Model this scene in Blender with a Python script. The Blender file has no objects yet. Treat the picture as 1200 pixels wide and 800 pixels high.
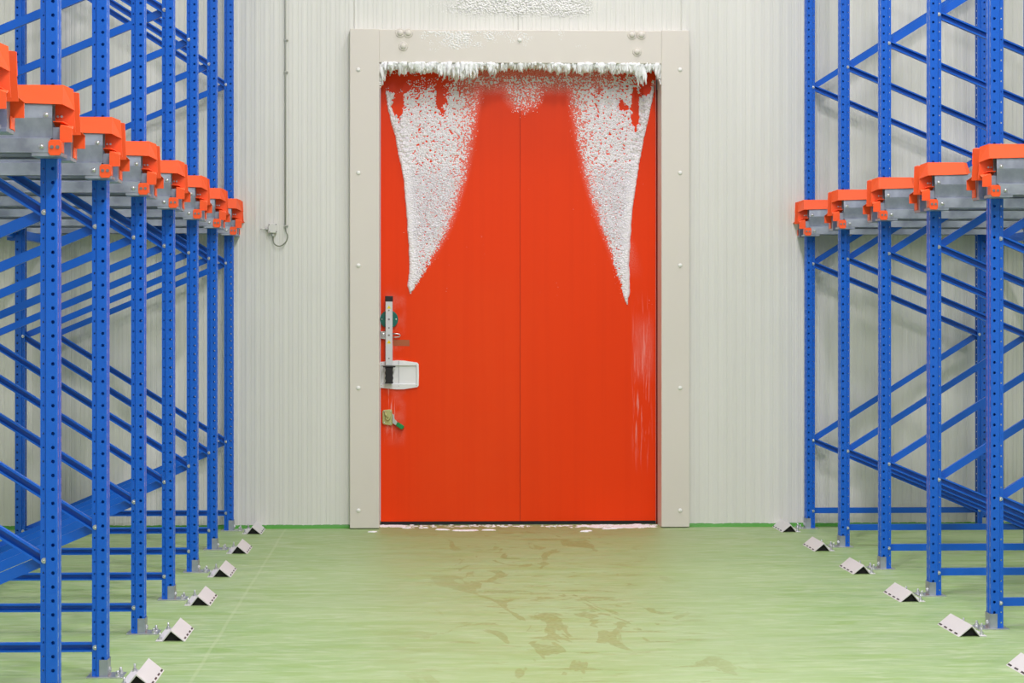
import bpy, bmesh, math, random
import numpy as np
from mathutils import Vector
random.seed(7)
sc = bpy.context.scene
col = sc.collection

# ------------------------------------------------------------------ camera
F = 2640.0                       # focal length in pixels of the 1200 px frame
TH = math.atan(111.0 / F)        # the camera looks slightly to the right of the wall's perpendicular
ST, CT = math.sin(TH), math.cos(TH)
EYE = 1.5
cam = bpy.data.cameras.new('camera')
cam.sensor_width = 36.0
cam.lens = F / 1200 * 36
cam.shift_y = -29.0 / 1200
cam.clip_end = 200
camo = bpy.data.objects.new('camera', cam)
col.objects.link(camo)
camo.location = (0, 0, EYE)
camo.rotation_euler = (math.radians(90), 0, -TH)
sc.camera = camo

# ------------------------------------------------------------------ world, exposure
w = bpy.data.worlds.new('world'); sc.world = w
w.use_nodes = True
w.node_tree.nodes['Background'].inputs[0].default_value = (0.97, 0.95, 1.0, 1)
w.node_tree.nodes['Background'].inputs[1].default_value = 0.9
sc.view_settings.view_transform = 'Standard'
sc.view_settings.look = 'None'
sc.view_settings.gamma = 1
sc.view_settings.use_curve_mapping = False
sc.view_settings.exposure = -0.47

# ------------------------------------------------------------------ ceiling lamps (area lights in the luminaires)
CEIL = 7.6
LAMPS = [(1.35, 14.3, 125), (1.35, 10.4, 290), (1.35, 6.4, 380), (1.35, 2.4, 430), (1.35, -1.6, 430),
         (-5.0, 12.0, 75), (-5.0, 6.0, 90), (6.6, 12.0, 75), (6.6, 6.0, 90)]  # these four over the racks are unseen lights added as fill behind the racking
for lx, ly, pw in LAMPS:
    a = bpy.data.lights.new('ceiling_lamp_light', 'AREA')
    a.shape = 'RECTANGLE'; a.size = 0.22; a.size_y = 1.3
    a.energy = pw; a.color = (1.0, 0.93, 1.03)
    ao = bpy.data.objects.new('ceiling_lamp_light', a); col.objects.link(ao)
    ao.location = (lx, ly, CEIL - 0.16)

def at(px, py, Y):
    """the point of the world plane y = Y that the photograph's pixel shows"""
    u = (px - 600) / F; v = (371 - py) / F
    d = Y / (CT - u * ST)
    return Vector((d * (ST + u * CT), Y, EYE + d * v))

# ------------------------------------------------------------------ materials
def lin(c):
    return tuple((x / 12.92 if x <= 0.04045 else ((x + 0.055) / 1.055) ** 2.4) for x in [k / 255 for k in c])
def mat(name, rgb, rough=0.5, metal=0.0, spec=0.5, coat=0.0):
    m = bpy.data.materials.new(name); m.use_nodes = True
    b = m.node_tree.nodes['Principled BSDF']
    b.inputs['Base Color'].default_value = (*lin(rgb), 1)
    b.inputs['Roughness'].default_value = rough
    b.inputs['Metallic'].default_value = metal
    b.inputs['Specular IOR Level'].default_value = spec
    b.inputs['Coat Weight'].default_value = coat
    return m
class NT:
    def __init__(s, m):
        s.t = m.node_tree; s.b = s.t.nodes['Principled BSDF']
    def n(s, typ, **kw):
        x = s.t.nodes.new(typ)
        for k, v in kw.items():
            if k in x.inputs.keys() if isinstance(k, str) else False: x.inputs[k].default_value = v
            else: setattr(x, k, v)
        return x
    def l(s, a, b): s.t.links.new(a, b)
    def coords(s, scale, space='Object', loc=(0, 0, 0)):
        tc = s.n('ShaderNodeTexCoord'); mp = s.n('ShaderNodeMapping')
        mp.inputs['Scale'].default_value = scale; mp.inputs['Location'].default_value = loc
        s.l(tc.outputs[space], mp.inputs[0]); return mp.outputs[0]
    def noise(s, vec, scale, detail=3, rough=0.5, dist=0.0):
        x = s.n('ShaderNodeTexNoise'); s.l(vec, x.inputs['Vector'])
        x.inputs['Scale'].default_value = scale; x.inputs['Detail'].default_value = detail
        x.inputs['Roughness'].default_value = rough; x.inputs['Distortion'].default_value = dist
        return x.outputs['Fac']
    def ramp(s, fac, a, b, inv=False):
        x = s.n('ShaderNodeMapRange'); x.interpolation_type = 'SMOOTHSTEP'
        s.l(fac, x.inputs['Value'])
        x.inputs['From Min'].default_value = a; x.inputs['From Max'].default_value = b
        x.inputs['To Min'].default_value = 1.0 if inv else 0.0; x.inputs['To Max'].default_value = 0.0 if inv else 1.0
        return x.outputs['Result']
    def math(s, op, a, b=None):
        x = s.n('ShaderNodeMath', operation=op)
        for i, q in enumerate((a, b)):
            if q is None: continue
            if isinstance(q, (int, float)): x.inputs[i].default_value = q
            else: s.l(q, x.inputs[i])
        return x.outputs[0]
    def mix(s, fac, a, b):
        x = s.n('ShaderNodeMix', data_type='RGBA')
        if isinstance(fac, (int, float)): x.inputs[0].default_value = fac
        else: s.l(fac, x.inputs[0])
        for i, q in ((6, a), (7, b)):
            if isinstance(q, tuple): x.inputs[i].default_value = (*lin(q), 1)
            else: s.l(q, x.inputs[i])
        return x.outputs[2]
    def bump(s, h, strength, dist=0.01):
        x = s.n('ShaderNodeBump'); s.l(h, x.inputs['Height'])
        x.inputs['Strength'].default_value = strength; x.inputs['Distance'].default_value = dist
        s.l(x.outputs[0], s.b.inputs['Normal'])

BLUE = mat('blue_powder_coat', (4, 94, 202), 0.3, spec=0.5)
ORANGE = mat('orange_powder_coat', (250, 92, 38), 0.38)
ZINC = mat('bright_zinc', (205, 208, 208), 0.3, 0.9)
GALV = mat('galvanised_steel', (164, 170, 180), 0.42, 0.75)
g = NT(GALV); c = g.coords((1, 1, 1))
nz = g.ramp(g.noise(c, 9, 4, 0.6), 0.3, 0.7)
g.l(g.mix(nz, (146, 153, 166), (172, 179, 190)), g.b.inputs['Base Color'])
g.l(g.math('ADD', g.math('MULTIPLY', nz, 0.15), 0.34), g.b.inputs['Roughness'])
PLATE = mat('brushed_steel_plate', (216, 213, 212), 0.5, 0.15)
BLACK = mat('black_plastic', (22, 22, 24), 0.45)
RUBBER = mat('black_rubber', (28, 26, 28), 0.7)
CASING = mat('beige_coated_steel', (220, 214, 202), 0.42)
g = NT(CASING); c = g.coords((1, 1, 1))
g.bump(g.noise(c, 420, 2), 0.12, 0.001)
DOME = mat('ivory_plastic', (236, 236, 228), 0.35)
WHITEP = mat('white_plastic', (236, 238, 236), 0.3)
GREENP = mat('green_plastic', (0, 108, 92), 0.4)
GREENG = mat('bright_green_plastic', (10, 140, 70), 0.4)
ALU = mat('brushed_aluminium', (214, 218, 220), 0.38, 0.35)
BRASSY = mat('yellow_passivated_zinc', (190, 192, 130), 0.4, 0.4)
TAPE = mat('brown_tape', (176, 92, 50), 0.5)
YELLOW = mat('yellow_sticker', (236, 216, 30), 0.5)
GREYP = mat('light_grey_plastic', (216, 216, 208), 0.45)
PIPE = mat('grey_conduit', (176, 178, 168), 0.5)
CABLE = mat('grey_cable', (128, 134, 116), 0.55)
GREENSEAL = mat('green_floor_coating', (72, 150, 42), 0.4)
LAMPM = mat('lamp_diffuser', (255, 255, 250), 0.5)
b = LAMPM.node_tree.nodes['Principled BSDF']
b.inputs['Emission Color'].default_value = (1, 0.99, 0.95, 1); b.inputs['Emission Strength'].default_value = 4
PAINT = mat('white_ceiling_panel', (226, 227, 222), 0.6)

WALLM = mat('cream_wall_panel', (223, 223, 213), 0.42)
g = NT(WALLM); c = g.coords((1, 1, 0.08))
f = g.ramp(g.noise(c, 1.3, 3, 0.5), 0.35, 0.65)
g.l(g.mix(f, (219, 219, 210), (226, 226, 217)), g.b.inputs['Base Color'])

FROST = mat('frost', (250, 246, 248), 0.65)
g = NT(FROST); c = g.coords((1, 1, 1))
g.bump(g.noise(c, 160, 3, 0.6), 0.5, 0.006)
RIME = mat('thin_rime', (236, 235, 230), 0.5)
ICE = mat('ice_needles', (252, 253, 252), 0.45)
g = NT(ICE); c = g.coords((1, 1, 0.4)); g.bump(g.noise(c, 200, 3, 0.6), 0.6, 0.004)

# door: glossy red-orange with thin frost streaks (marks with a shape of their own)
DOORM = mat('red_orange_door', (232, 60, 4), 0.3, spec=0.22)
g = NT(DOORM)
geo = g.n('ShaderNodeNewGeometry'); sep = g.n('ShaderNodeSeparateXYZ'); g.l(geo.outputs['Position'], sep.inputs[0])
X, Z = sep.outputs[0], sep.outputs[2]
c1 = g.coords((1, 1, 1)); cst = g.coords((1, 1, 0.05))
def band(v, a, b2, soft):
    return g.math('MULTIPLY', g.ramp(v, a - soft, a + soft), g.ramp(v, b2 - soft, b2 + soft, True))
streak = g.ramp(g.noise(cst, 85, 3, 0.6), 0.52, 0.66)
speck = g.ramp(g.noise(c1, 260, 3, 0.7), 0.50, 0.60)
broad = g.ramp(g.noise(c1, 7, 3, 0.6), 0.35, 0.62)
# right streaks: px 742..768, py 360..560
r_reg = g.math('MULTIPLY', band(X, 1.565, 1.685, 0.025), band(Z, 0.55, 1.50, 0.22))
r_top = g.math('MULTIPLY', band(X, 1.57, 1.70, 0.03), band(Z, 1.08, 1.46, 0.10))
# left lock area: px 450..475, py 350..530
l_reg = g.math('MULTIPLY', band(X, -0.235, -0.09, 0.02), band(Z, 0.60, 1.68, 0.06))
m1 = g.math('MULTIPLY', g.math('MULTIPLY', r_reg, streak), 0.42)
m2 = g.math('MULTIPLY', g.math('MULTIPLY', r_top, speck), 0.50)
m3 = g.math('MULTIPLY', g.math('MULTIPLY', l_reg, g.math('MULTIPLY', speck, broad)), 0.45)
m4 = g.math('MULTIPLY', g.math('MULTIPLY', band(X, -0.235, -0.14, 0.01), band(Z, 0.62, 1.05, 0.05)), g.math('MULTIPLY', streak, 0.45))
mm = g.math('MAXIMUM', g.math('MAXIMUM', m1, m2), g.math('MAXIMUM', m3, m4))
def zcurve(tab):
    """x position of an edge as a function of height"""
    pts_ = [(at(x_, y_, YD_)) for y_, x_ in tab]
    z0, z1 = 1.2, 3.4
    fc = g.n('ShaderNodeFloatCurve'); cu = fc.mapping.curves[0]
    P_ = sorted(((p.z - z0) / (z1 - z0), (p.x + 0.5) / 2.5) for p in pts_)
    cu.points[0].location = P_[0]; cu.points[1].location = P_[-1]
    for q_ in P_[1:-1]: cu.points.new(*q_)
    fc.mapping.update()
    g.l(g.math('DIVIDE', g.math('SUBTRACT', Z, z0), z1 - z0), fc.inputs['Value'])
    return g.math('SUBTRACT', g.math('MULTIPLY', fc.outputs[0], 2.5), 0.5)
YD_ = 16.25
dust = g.ramp(g.noise(c1, 120, 4, 0.8), 0.46, 0.56)
dust = g.math('MAXIMUM', g.math('MULTIPLY', dust, 0.9), 0.14)
dL = g.math('SUBTRACT', X, zcurve([(84, 566), (100, 566), (130, 560), (160, 555), (185, 551), (210, 545.5), (235, 538), (260, 530), (285, 518), (310, 504), (343, 481)]))
dR = g.math('SUBTRACT', zcurve([(84, 664), (100, 664), (130, 670), (160, 675), (185, 680), (210, 685.5), (235, 693), (260, 701.5), (285, 711), (310, 719), (355, 735)]), X)
fL = g.math('MULTIPLY', g.math('MULTIPLY', g.ramp(dL, -0.05, 0.035, True), g.ramp(X, 0.02, 0.12)), g.ramp(Z, 1.75, 2.1))
fL = g.math('MULTIPLY', fL, g.ramp(dL, -0.22, -0.10))
fR = g.math('MULTIPLY', g.math('MULTIPLY', g.ramp(dR, -0.05, 0.035, True), g.ramp(dR, -0.22, -0.10)), g.ramp(Z, 1.75, 2.1))
cx_b = at(613, 100, YD_)
dc = g.n('ShaderNodeVectorMath', operation='DISTANCE')
cmb = g.n('ShaderNodeCombineXYZ'); g.l(X, cmb.inputs[0]); g.l(g.math('MULTIPLY', Z, 0.85), cmb.inputs[1])
g.l(cmb.outputs[0], dc.inputs[0]); dc.inputs[1].default_value = (cx_b.x, cx_b.z * 0.85, 0)
fC = g.ramp(dc.outputs['Value'], 0.10, 0.19, True)
fT = g.math('MULTIPLY', g.ramp(Z, 3.08, 3.17), band(X, 0.28, 1.45, 0.1))
film = g.math('MAXIMUM', g.math('MAXIMUM', fL, fR), g.math('MAXIMUM', fC, fT))
mm = g.math('MAXIMUM', mm, g.math('MULTIPLY', g.math('MULTIPLY', film, dust), 0.75))
# soft paler orange over the left leaf, left of the middle seam
bl = g.math('MULTIPLY', band(X, -0.05, 0.85, 0.35), band(Z, -0.4, 1.75, 0.35))
bl = g.math('MULTIPLY', bl, g.math('ADD', g.math('MULTIPLY', broad, 0.3), 0.7))
base = g.mix(g.math('MULTIPLY', bl, 0.55), (240, 62, 0), (240, 72, 14))
# faint vertical wiping marks
wv = g.coords((1, 1, 0.015)); wipe = g.ramp(g.noise(wv, 26, 3, 0.6), 0.4, 0.7)
base = g.mix(g.math('MULTIPLY', wipe, 0.22), base, (228, 54, 0))
g.l(g.mix(mm, base, (246, 200, 190)), g.b.inputs['Base Color'])
g.l(g.math('ADD', g.math('MULTIPLY', mm, 0.4), 0.33), g.b.inputs['Roughness'])

# floor: green epoxy with trowel streaks, dust and brown tyre scuffs
FLOORM = mat('green_epoxy_floor', (176, 200, 130), 0.4, spec=0.3)
g = NT(FLOORM)
geo = g.n('ShaderNodeNewGeometry'); sep = g.n('ShaderNodeSeparateXYZ'); g.l(geo.outputs['Position'], sep.inputs[0])
X, Y_ = sep.outputs[0], sep.outputs[1]
cA = g.coords((1, 1, 1)); cS = g.coords((0.75, 1.9, 1)); cF = g.coords((1.1, 3.6, 1))
big = g.ramp(g.noise(cA, 0.55, 3, 0.55), 0.38, 0.62)
st1 = g.ramp(g.noise(cS, 2.6, 5, 0.62, 0.6), 0.40, 0.66)
st2 = g.ramp(g.noise(cF, 5.5, 4, 0.6, 0.4), 0.44, 0.68)
st3 = g.ramp(g.noise(cF, 1.9, 3, 0.6, 0.8), 0.50, 0.66)
base = g.mix(big, (146, 178, 112), (156, 182, 124))
base = g.mix(g.math('MULTIPLY', st1, 0.65), base, (170, 190, 140))
base = g.mix(g.math('MULTIPLY', st2, 0.55), base, (192, 204, 168))
base = g.mix(g.math('MULTIPLY', st3, 0.60), base, (136, 170, 88))
# dusty middle lane (dirt carried in through the door)
lane = g.math('MULTIPLY', g.ramp(X, -0.75, 0.1), g.ramp(X, 1.5, 2.15, True))
base = g.mix(g.math('MULTIPLY', lane, 0.42), base, (160, 180, 130))
door_dirt = g.math('MULTIPLY', g.ramp(X, -0.55, -0.1), g.ramp(X, 1.5, 1.95, True))
door_dirt = g.math('MULTIPLY', door_dirt, g.ramp(Y_, 12.4, 15.6))
base = g.mix(g.math('MULTIPLY', door_dirt, 0.45), base, (150, 176, 114))
# brown scuffs
sc1 = g.ramp(g.noise(g.coords((0.9, 2.2, 1)), 3.4, 4, 0.62, 1.0), 0.575, 0.64)
sc2 = g.ramp(g.noise(g.coords((3.2, 0.85, 1), loc=(3, 1, 0)), 1.25, 3, 0.5, 1.3), 0.595, 0.62)
fine = g.ramp(g.noise(g.coords((1, 1.6, 1)), 38, 3, 0.6), 0.35, 0.6)
scl = g.math('MULTIPLY', g.ramp(X, -0.4, 0.5), g.ramp(X, 1.15, 1.6, True))
scm = g.math('MULTIPLY', scl, g.math('MAXIMUM', sc1, sc2))
scm = g.math('MULTIPLY', scm, g.math('ADD', g.math('MULTIPLY', fine, 0.5), 0.35))
base = g.mix(g.math('MULTIPLY', scm, 0.75), base, (132, 132, 66))
# pale worn joint lines
ln = g.n('ShaderNodeTexNoise'); 
wob = g.math('MULTIPLY', g.math('SUBTRACT', g.noise(cA, 1.2, 2), 0.5), 0.015)
def line(axis, pos, wd):
    dd = g.math('ABSOLUTE', g.math('SUBTRACT', g.math('ADD', axis, wob), pos))
    return g.ramp(dd, wd * 0.3, wd, True)
lj = g.math('MAXIMUM', line(X, -0.93, 0.012), line(Y_, 10.05, 0.02))
lj = g.math('MULTIPLY', lj, g.ramp(X, -0.2, -0.6))
base = g.mix(g.math('MULTIPLY', lj, 0.35), base, (190, 204, 160))
base = g.mix(0.16, base, (132, 146, 84))
g.l(base, g.b.inputs['Base Color'])
g.l(g.math('ADD', g.math('MULTIPLY', st1, 0.10), 0.46), g.b.inputs['Roughness'])
g.bump(g.noise(g.coords((0.5, 1.5, 1)), 9, 4), 0.06, 0.01)

# ------------------------------------------------------------------ helpers
def tag(o, label=None, cat=None, group=None, kind=None):
    if label: o['label'] = label
    if cat: o['category'] = cat
    if group: o['group'] = group
    if kind: o['kind'] = kind
    return o
def empty(name, loc=(0, 0, 0), rz=0):
    o = bpy.data.objects.new(name, None); col.objects.link(o)
    o.empty_display_size = 0.1
    o.location = loc; o.rotation_euler = (0, 0, rz); return o
class MB:
    def __init__(s): s.bm = bmesh.new(); s.mi = 0
    def face(s, vs, smooth=False):
        try:
            f = s.bm.faces.new(vs); f.material_index = s.mi; f.smooth = smooth; return f
        except ValueError: return None
    def box(s, x0, x1, y0, y1, z0, z1):
        v = [s.bm.verts.new(p) for p in ((x0,y0,z0),(x1,y0,z0),(x1,y1,z0),(x0,y1,z0),(x0,y0,z1),(x1,y0,z1),(x1,y1,z1),(x0,y1,z1))]
        for q in ((0,3,2,1),(4,5,6,7),(0,1,5,4),(1,2,6,5),(2,3,7,6),(3,0,4,7)): s.face([v[i] for i in q])
        return s
    def hull(s, A, B):
        """closed prism between two matching outlines"""
        a = [s.bm.verts.new(p) for p in A]; b = [s.bm.verts.new(p) for p in B]; n = len(a)
        s.face(a[::-1]); s.face(b)
        for i in range(n): s.face([a[i], a[(i+1)%n], b[(i+1)%n], b[i]])
        return s
    def ext(s, pts, axis, t0, t1):
        """outline pts (2-D) extruded along axis x, y or z"""
        def P(p, t):
            return {'x': (t, p[0], p[1]), 'y': (p[0], t, p[1]), 'z': (p[0], p[1], t)}[axis]
        return s.hull([P(p, t0) for p in pts], [P(p, t1) for p in pts])
    def cyl(s, p0, p1, r0, r1=None, n=16, cap=True, smooth=True):
        if r1 is None: r1 = r0
        p0, p1 = Vector(p0), Vector(p1); d = (p1 - p0).normalized()
        a = d.orthogonal().normalized(); b = d.cross(a)
        A = []; B = []
        for i in range(n):
            t = 2 * math.pi * i / n; k = a * math.cos(t) + b * math.sin(t)
            A.append(s.bm.verts.new(p0 + k * r0)); B.append(s.bm.verts.new(p1 + k * r1))
        for i in range(n): s.face([A[i], A[(i+1)%n], B[(i+1)%n], B[i]], smooth)
        if cap: s.face(A[::-1]); s.face(B)
        return s
    def dome(s, c, d, r, h, n=14, rings=4):
        c = Vector(c); d = Vector(d).normalized(); a = d.orthogonal().normalized(); b = d.cross(a); prev = None
        for k in range(rings + 1):
            t = k / rings * math.pi / 2; rr = r * math.cos(t); hh = h * math.sin(t)
            if k == rings: ring = [s.bm.verts.new(c + d * h)]
            else: ring = [s.bm.verts.new(c + d * hh + (a * math.cos(2*math.pi*i/n) + b * math.sin(2*math.pi*i/n)) * rr) for i in range(n)]
            if prev:
                if len(ring) == 1:
                    for i in range(n): s.face([prev[i], prev[(i+1)%n], ring[0]], True)
                else:
                    for i in range(n): s.face([prev[i], prev[(i+1)%n], ring[(i+1)%n], ring[i]], True)
            else: s.face(ring[::-1])
            prev = ring
        return s
    def tube(s, pts, r, n=10, rad=None):
        pts = [Vector(p) for p in pts]; prev = None
        up = None
        for i, p in enumerate(pts):
            d = (pts[min(i+1, len(pts)-1)] - pts[max(i-1, 0)]).normalized()
            if up is None: up = d.orthogonal().normalized()
            up = (up - d * up.dot(d)).normalized(); b = d.cross(up)
            rr = rad[i] if rad else r
            ring = [s.bm.verts.new(p + (up * math.cos(2*math.pi*k/n) + b * math.sin(2*math.pi*k/n)) * rr) for k in range(n)]
            if prev:
                for k in range(n): s.face([prev[k], prev[(k+1)%n], ring[(k+1)%n], ring[k]], True)
            else: s.face(ring[::-1])
            prev = ring
        s.face(prev); return s
    def strip(s, pts3):
        """open sheet through rows of points"""
        rows = [[s.bm.verts.new(p) for p in row] for row in pts3]
        for a, b in zip(rows, rows[1:]):
            for i in range(len(a) - 1): s.face([a[i], a[i+1], b[i+1], b[i]])
        return s
    def build(s, name, mats, parent=None, solid=0, offset=0, bevel=0, merge=True, segs=2):
        if merge: bmesh.ops.remove_doubles(s.bm, verts=s.bm.verts, dist=1e-5)
        if solid == 0: bmesh.ops.recalc_face_normals(s.bm, faces=s.bm.faces)
        me = bpy.data.meshes.new(name); s.bm.to_mesh(me); s.bm.free()
        for m in (mats if isinstance(mats, (list, tuple)) else [mats]): me.materials.append(m)
        o = bpy.data.objects.new(name, me); col.objects.link(o)
        if parent: o.parent = parent
        if solid:
            k = o.modifiers.new('sheet', 'SOLIDIFY'); k.thickness = solid; k.offset = offset
        if bevel:
            k = o.modifiers.new('edge', 'BEVEL'); k.width = bevel; k.segments = segs; k.limit_method = 'ANGLE'; k.angle_limit = 0.7
        return o
def kids(o): return KIDS.get(o.name, [])
def copy_tree(o, loc, rz):
    """a copy of a thing with copies of its parts and sub-parts"""
    c = o.copy(); col.objects.link(c)
    c.location = loc; c.rotation_euler = (0, 0, rz)
    for ch in list(o.children):
        p = ch.copy(); col.objects.link(p); p.parent = c
        for g2 in list(ch.children):
            q = g2.copy(); col.objects.link(q); q.parent = p
    return c
PI = math.pi

# ------------------------------------------------------------------ numpy noise
rng = np.random.RandomState(11)
def vnoise(x, y, seed=0):
    r = np.random.RandomState(seed).rand(256, 256)
    xi = np.floor(x).astype(int); yi = np.floor(y).astype(int); xf = x - xi; yf = y - yi
    u = xf*xf*(3-2*xf); v = yf*yf*(3-2*yf)
    g_ = lambda a, b_: r[a & 255, b_ & 255]
    return (g_(xi,yi)*(1-u)+g_(xi+1,yi)*u)*(1-v) + (g_(xi,yi+1)*(1-u)+g_(xi+1,yi+1)*u)*v
def fbm(x, y, oct_=4, seed=0):
    s_ = 0; a = 1; t = 0
    for i in range(oct_):
        s_ = s_ + a * vnoise(x * 2**i + 17*i, y * 2**i + 31*i, seed + i); t += a; a *= 0.55
    return s_ / t
def cells(x, y, seed=0):
    r = np.random.RandomState(seed).rand(256, 256, 2)
    xi = np.floor(x).astype(int); yi = np.floor(y).astype(int); best = np.full(x.shape, 9.0)
    for dx in (-1, 0, 1):
        for dy in (-1, 0, 1):
            q = r[(xi+dx) & 255, (yi+dy) & 255]
            d = np.hypot(xi + dx + q[..., 0] - x, yi + dy + q[..., 1] - y); best = np.minimum(best, d)
    return best
def sstep(a, b_, x):
    t = np.clip((x - a) / (b_ - a), 0, 1); return t*t*(3-2*t)
def relief(name, PX, PY, H, Yp, material, keep=-0.001):
    """a relief standing off the plane y = Yp towards the camera; H is its height, parts below the plane are dropped"""
    ny, nx = H.shape
    u = (PX - 600) / F; d = Yp / (CT - u * ST)
    WX = d * (ST + u * CT); WZ = EYE + d * (371 - PY) / F
    co = np.stack([WX, Yp - H, WZ], -1).reshape(-1, 3)
    idx = np.arange(nx * ny).reshape(ny, nx)
    q = np.stack([idx[:-1, :-1], idx[1:, :-1], idx[1:, 1:], idx[:-1, 1:]], -1).reshape(-1, 4)
    hm = H.reshape(-1)[q].max(1); q = q[hm > keep]
    used, inv = np.unique(q, return_inverse=True); q = inv.reshape(-1, 4)
    me = bpy.data.meshes.new(name)
    me.from_pydata(co[used].tolist(), [], q.tolist()); me.update()
    me.polygons.foreach_set('use_smooth', [True] * len(me.polygons))
    me.materials.append(material)
    o = bpy.data.objects.new(name, me); col.objects.link(o); return o

# ================================================================== THE ROOM
YW = 16.02                        # face of the back wall
YC = 15.95                        # face of the door casing
YD = 16.25                        # face of the door leaf
DX0, DX1, DZ1 = -0.268, 1.734, 3.297
XL, XR = -6.5, 8.0
WY0 = -3.5
# floor
m = MB(); m.box(XL, XR, WY0, 16.6, -0.2, 0.0)
tag(m.build('floor', FLOORM), 'green epoxy floor with trowel streaks and brown scuffs', None, None, 'structure')
# back wall of ribbed sandwich panels, opening for the door
def rib_profile():
    pitch = 0.0665; xs = []; x = XL
    while x < XR:
        for dx, dy in ((0.0, 0.0025), (0.0035, 0.0), (0.026, 0.0), (0.032, -0.0016), (0.046, -0.0016), (0.052, 0.0), (0.0630, 0.0)):
            xs.append((x + dx, dy))
        x += pitch
    return xs
prof = rib_profile()
seams = [at(415, 20, YW).x, at(798, 20, YW).x]
for k in range(-4, 6): seams.append(seams[0] + k * (seams[1] - seams[0]) / 2)
prof = [(x, y) for x, y in prof if not any(abs(x - s_) < 0.012 for s_ in seams)]
for s_ in set(round(v, 4) for v in seams):
    prof += [(s_ - 0.006, 0), (s_ - 0.003, 0.006), (s_ + 0.002, 0.006), (s_ + 0.004, -0.0035), (s_ + 0.010, -0.001)]
prof += [(DX0 - 0.05, 0), (DX1 + 0.05, 0)]
prof = sorted(set((round(x, 5), y) for x, y in prof if XL <= x <= XR))
m = MB()
for (xa, ya), (xb, yb) in zip(prof, prof[1:]):
    mid = (xa + xb) / 2; ZO = DZ1 + 0.03; YB = YW + 0.13
    gap = DX0 - 0.05 < mid < DX1 + 0.05
    q4 = lambda *ps: m.face([m.bm.verts.new(p) for p in ps])
    for z0, z1 in (((ZO, CEIL),) if gap else ((0.0, ZO), (ZO, CEIL))):
        q4((xa, YW+ya, z0), (xb, YW+yb, z0), (xb, YW+yb, z1), (xa, YW+ya, z1))
        q4((xb, YB, z0), (xa, YB, z0), (xa, YB, z1), (xb, YB, z1))
    zb = ZO if gap else 0.0
    q4((xa, YW+ya, zb), (xa, YB, zb), (xb, YB, zb), (xb, YW+yb, zb)); q4((xa, YW+ya, CEIL), (xb, YW+yb, CEIL), (xb, YB, CEIL), (xa, YB, CEIL))
    if (xa, ya) == prof[0]: [q4((xa, YW+ya, z0), (xa, YW+ya, z1), (xa, YB, z1), (xa, YB, z0)) for z0, z1 in ((0.0, ZO), (ZO, CEIL))]
    if (xb, yb) == prof[-1]: [q4((xb, YW+yb, z0), (xb, YB, z0), (xb, YB, z1), (xb, YW+yb, z1)) for z0, z1 in ((0.0, ZO), (ZO, CEIL))]
    if abs(xb - (DX0 - 0.05)) < 1e-4: q4((xb, YW+yb, 0), (xb, YB, 0), (xb, YB, ZO), (xb, YW+yb, ZO))
    if abs(xa - (DX1 + 0.05)) < 1e-4: q4((xa, YW+ya, 0), (xa, YW+ya, ZO), (xa, YB, ZO), (xa, YB, 0))
tag(m.build('wall_back', WALLM, merge=True), 'cream ribbed panel wall around the door', None, None, 'structure')
for nm, x0, x1 in (('wall_left', XL - 0.15, XL), ('wall_right', XR, XR + 0.15)):
    m = MB(); m.box(x0, x1, WY0, YW + 0.13, -0.2, CEIL); tag(m.build(nm, PAINT), None, None, None, 'structure')
m = MB(); m.box(XL - 0.15, XR + 0.15, WY0, YW + 0.13, CEIL, CEIL + 0.15); tag(m.build('ceiling', PAINT), None, None, None, 'structure')
# green coving at the wall's foot
for i, (x0, x1) in enumerate(((XL, at(410, 600, YC).x), (at(808, 600, YC).x, XR))):
    m = MB(); N = 60; A = []
    rows = []
    for k in range(N + 1):
        x = x0 + (x1 - x0) * k / N; h = 0.026 + 0.003 * math.sin(k * 2.3) * math.sin(k * 0.7)
        rows.append([(x, YW - 0.016, 0), (x, YW - 0.006, 0.012), (x, YW - 0.001, h), (x, YW + 0.004, h)])
    m.strip(rows)
    tag(m.build('trim_%d' % (i + 1), GREENSEAL), None, None, None, 'structure')

# ------------------------------------------------------------------ door casing
cx0, cx1 = at(410, 300, YC).x, at(808, 300, YC).x
ztop = at(600, 34.6, YC).z
m = MB(); m.box(cx0, DX0, YC, YW + 0.001, 0.006, ztop); cl = m.build('trim_3', CASING, bevel=0.003)
m = MB(); m.box(DX1, cx1, YC, YW + 0.001, 0.006, ztop); cr = m.build('trim_4', CASING, bevel=0.003)
m = MB(); m.box(DX0, DX1, YC + 0.002, YW + 0.001, DZ1, ztop - 0.004); ch = m.build('trim_5', CASING, bevel=0.003)
for o, lb in ((cl, 'left upright of the beige door casing'), (cr, 'right upright of the beige door casing'), (ch, 'beige header of the door casing with domed bolts')):
    tag(o, lb, None, None, 'structure')
def screw(px, py, parent):
    p = at(px, py, YC); m = MB(); m.dome(p, (0, -1, 0), 0.0155, 0.009); m.cyl(p + Vector((0, 0.004, 0)), p, 0.0155)
    return m.build('screw_cap', DOME, parent)
for py in (81.6, 202.5, 311, 454.5, 598):
    screw(420, py, cl); screw(797, py, cr)
screw(609, 47, ch)
def washer(px, py):
    p = at(px, py, YC + 0.002); m = MB()
    m.cyl(p, p - Vector((0, 0.007, 0)), 0.033, 0.030, 24); m.dome(p - Vector((0, 0.007, 0)), (0, -1, 0), 0.022, 0.013, 20)
    m.cyl(p - Vector((0, 0.012, 0)), p - Vector((0, 0.018, 0)), 0.011, 0.010, 12)
    return m.build('domed_bolt', CASING, ch)
for q in ((469, 38.6), (478.3, 38.8), (472.6, 54.3), (740.8, 41), (751.6, 41), (746.5, 60.6)): washer(*q)
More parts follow.
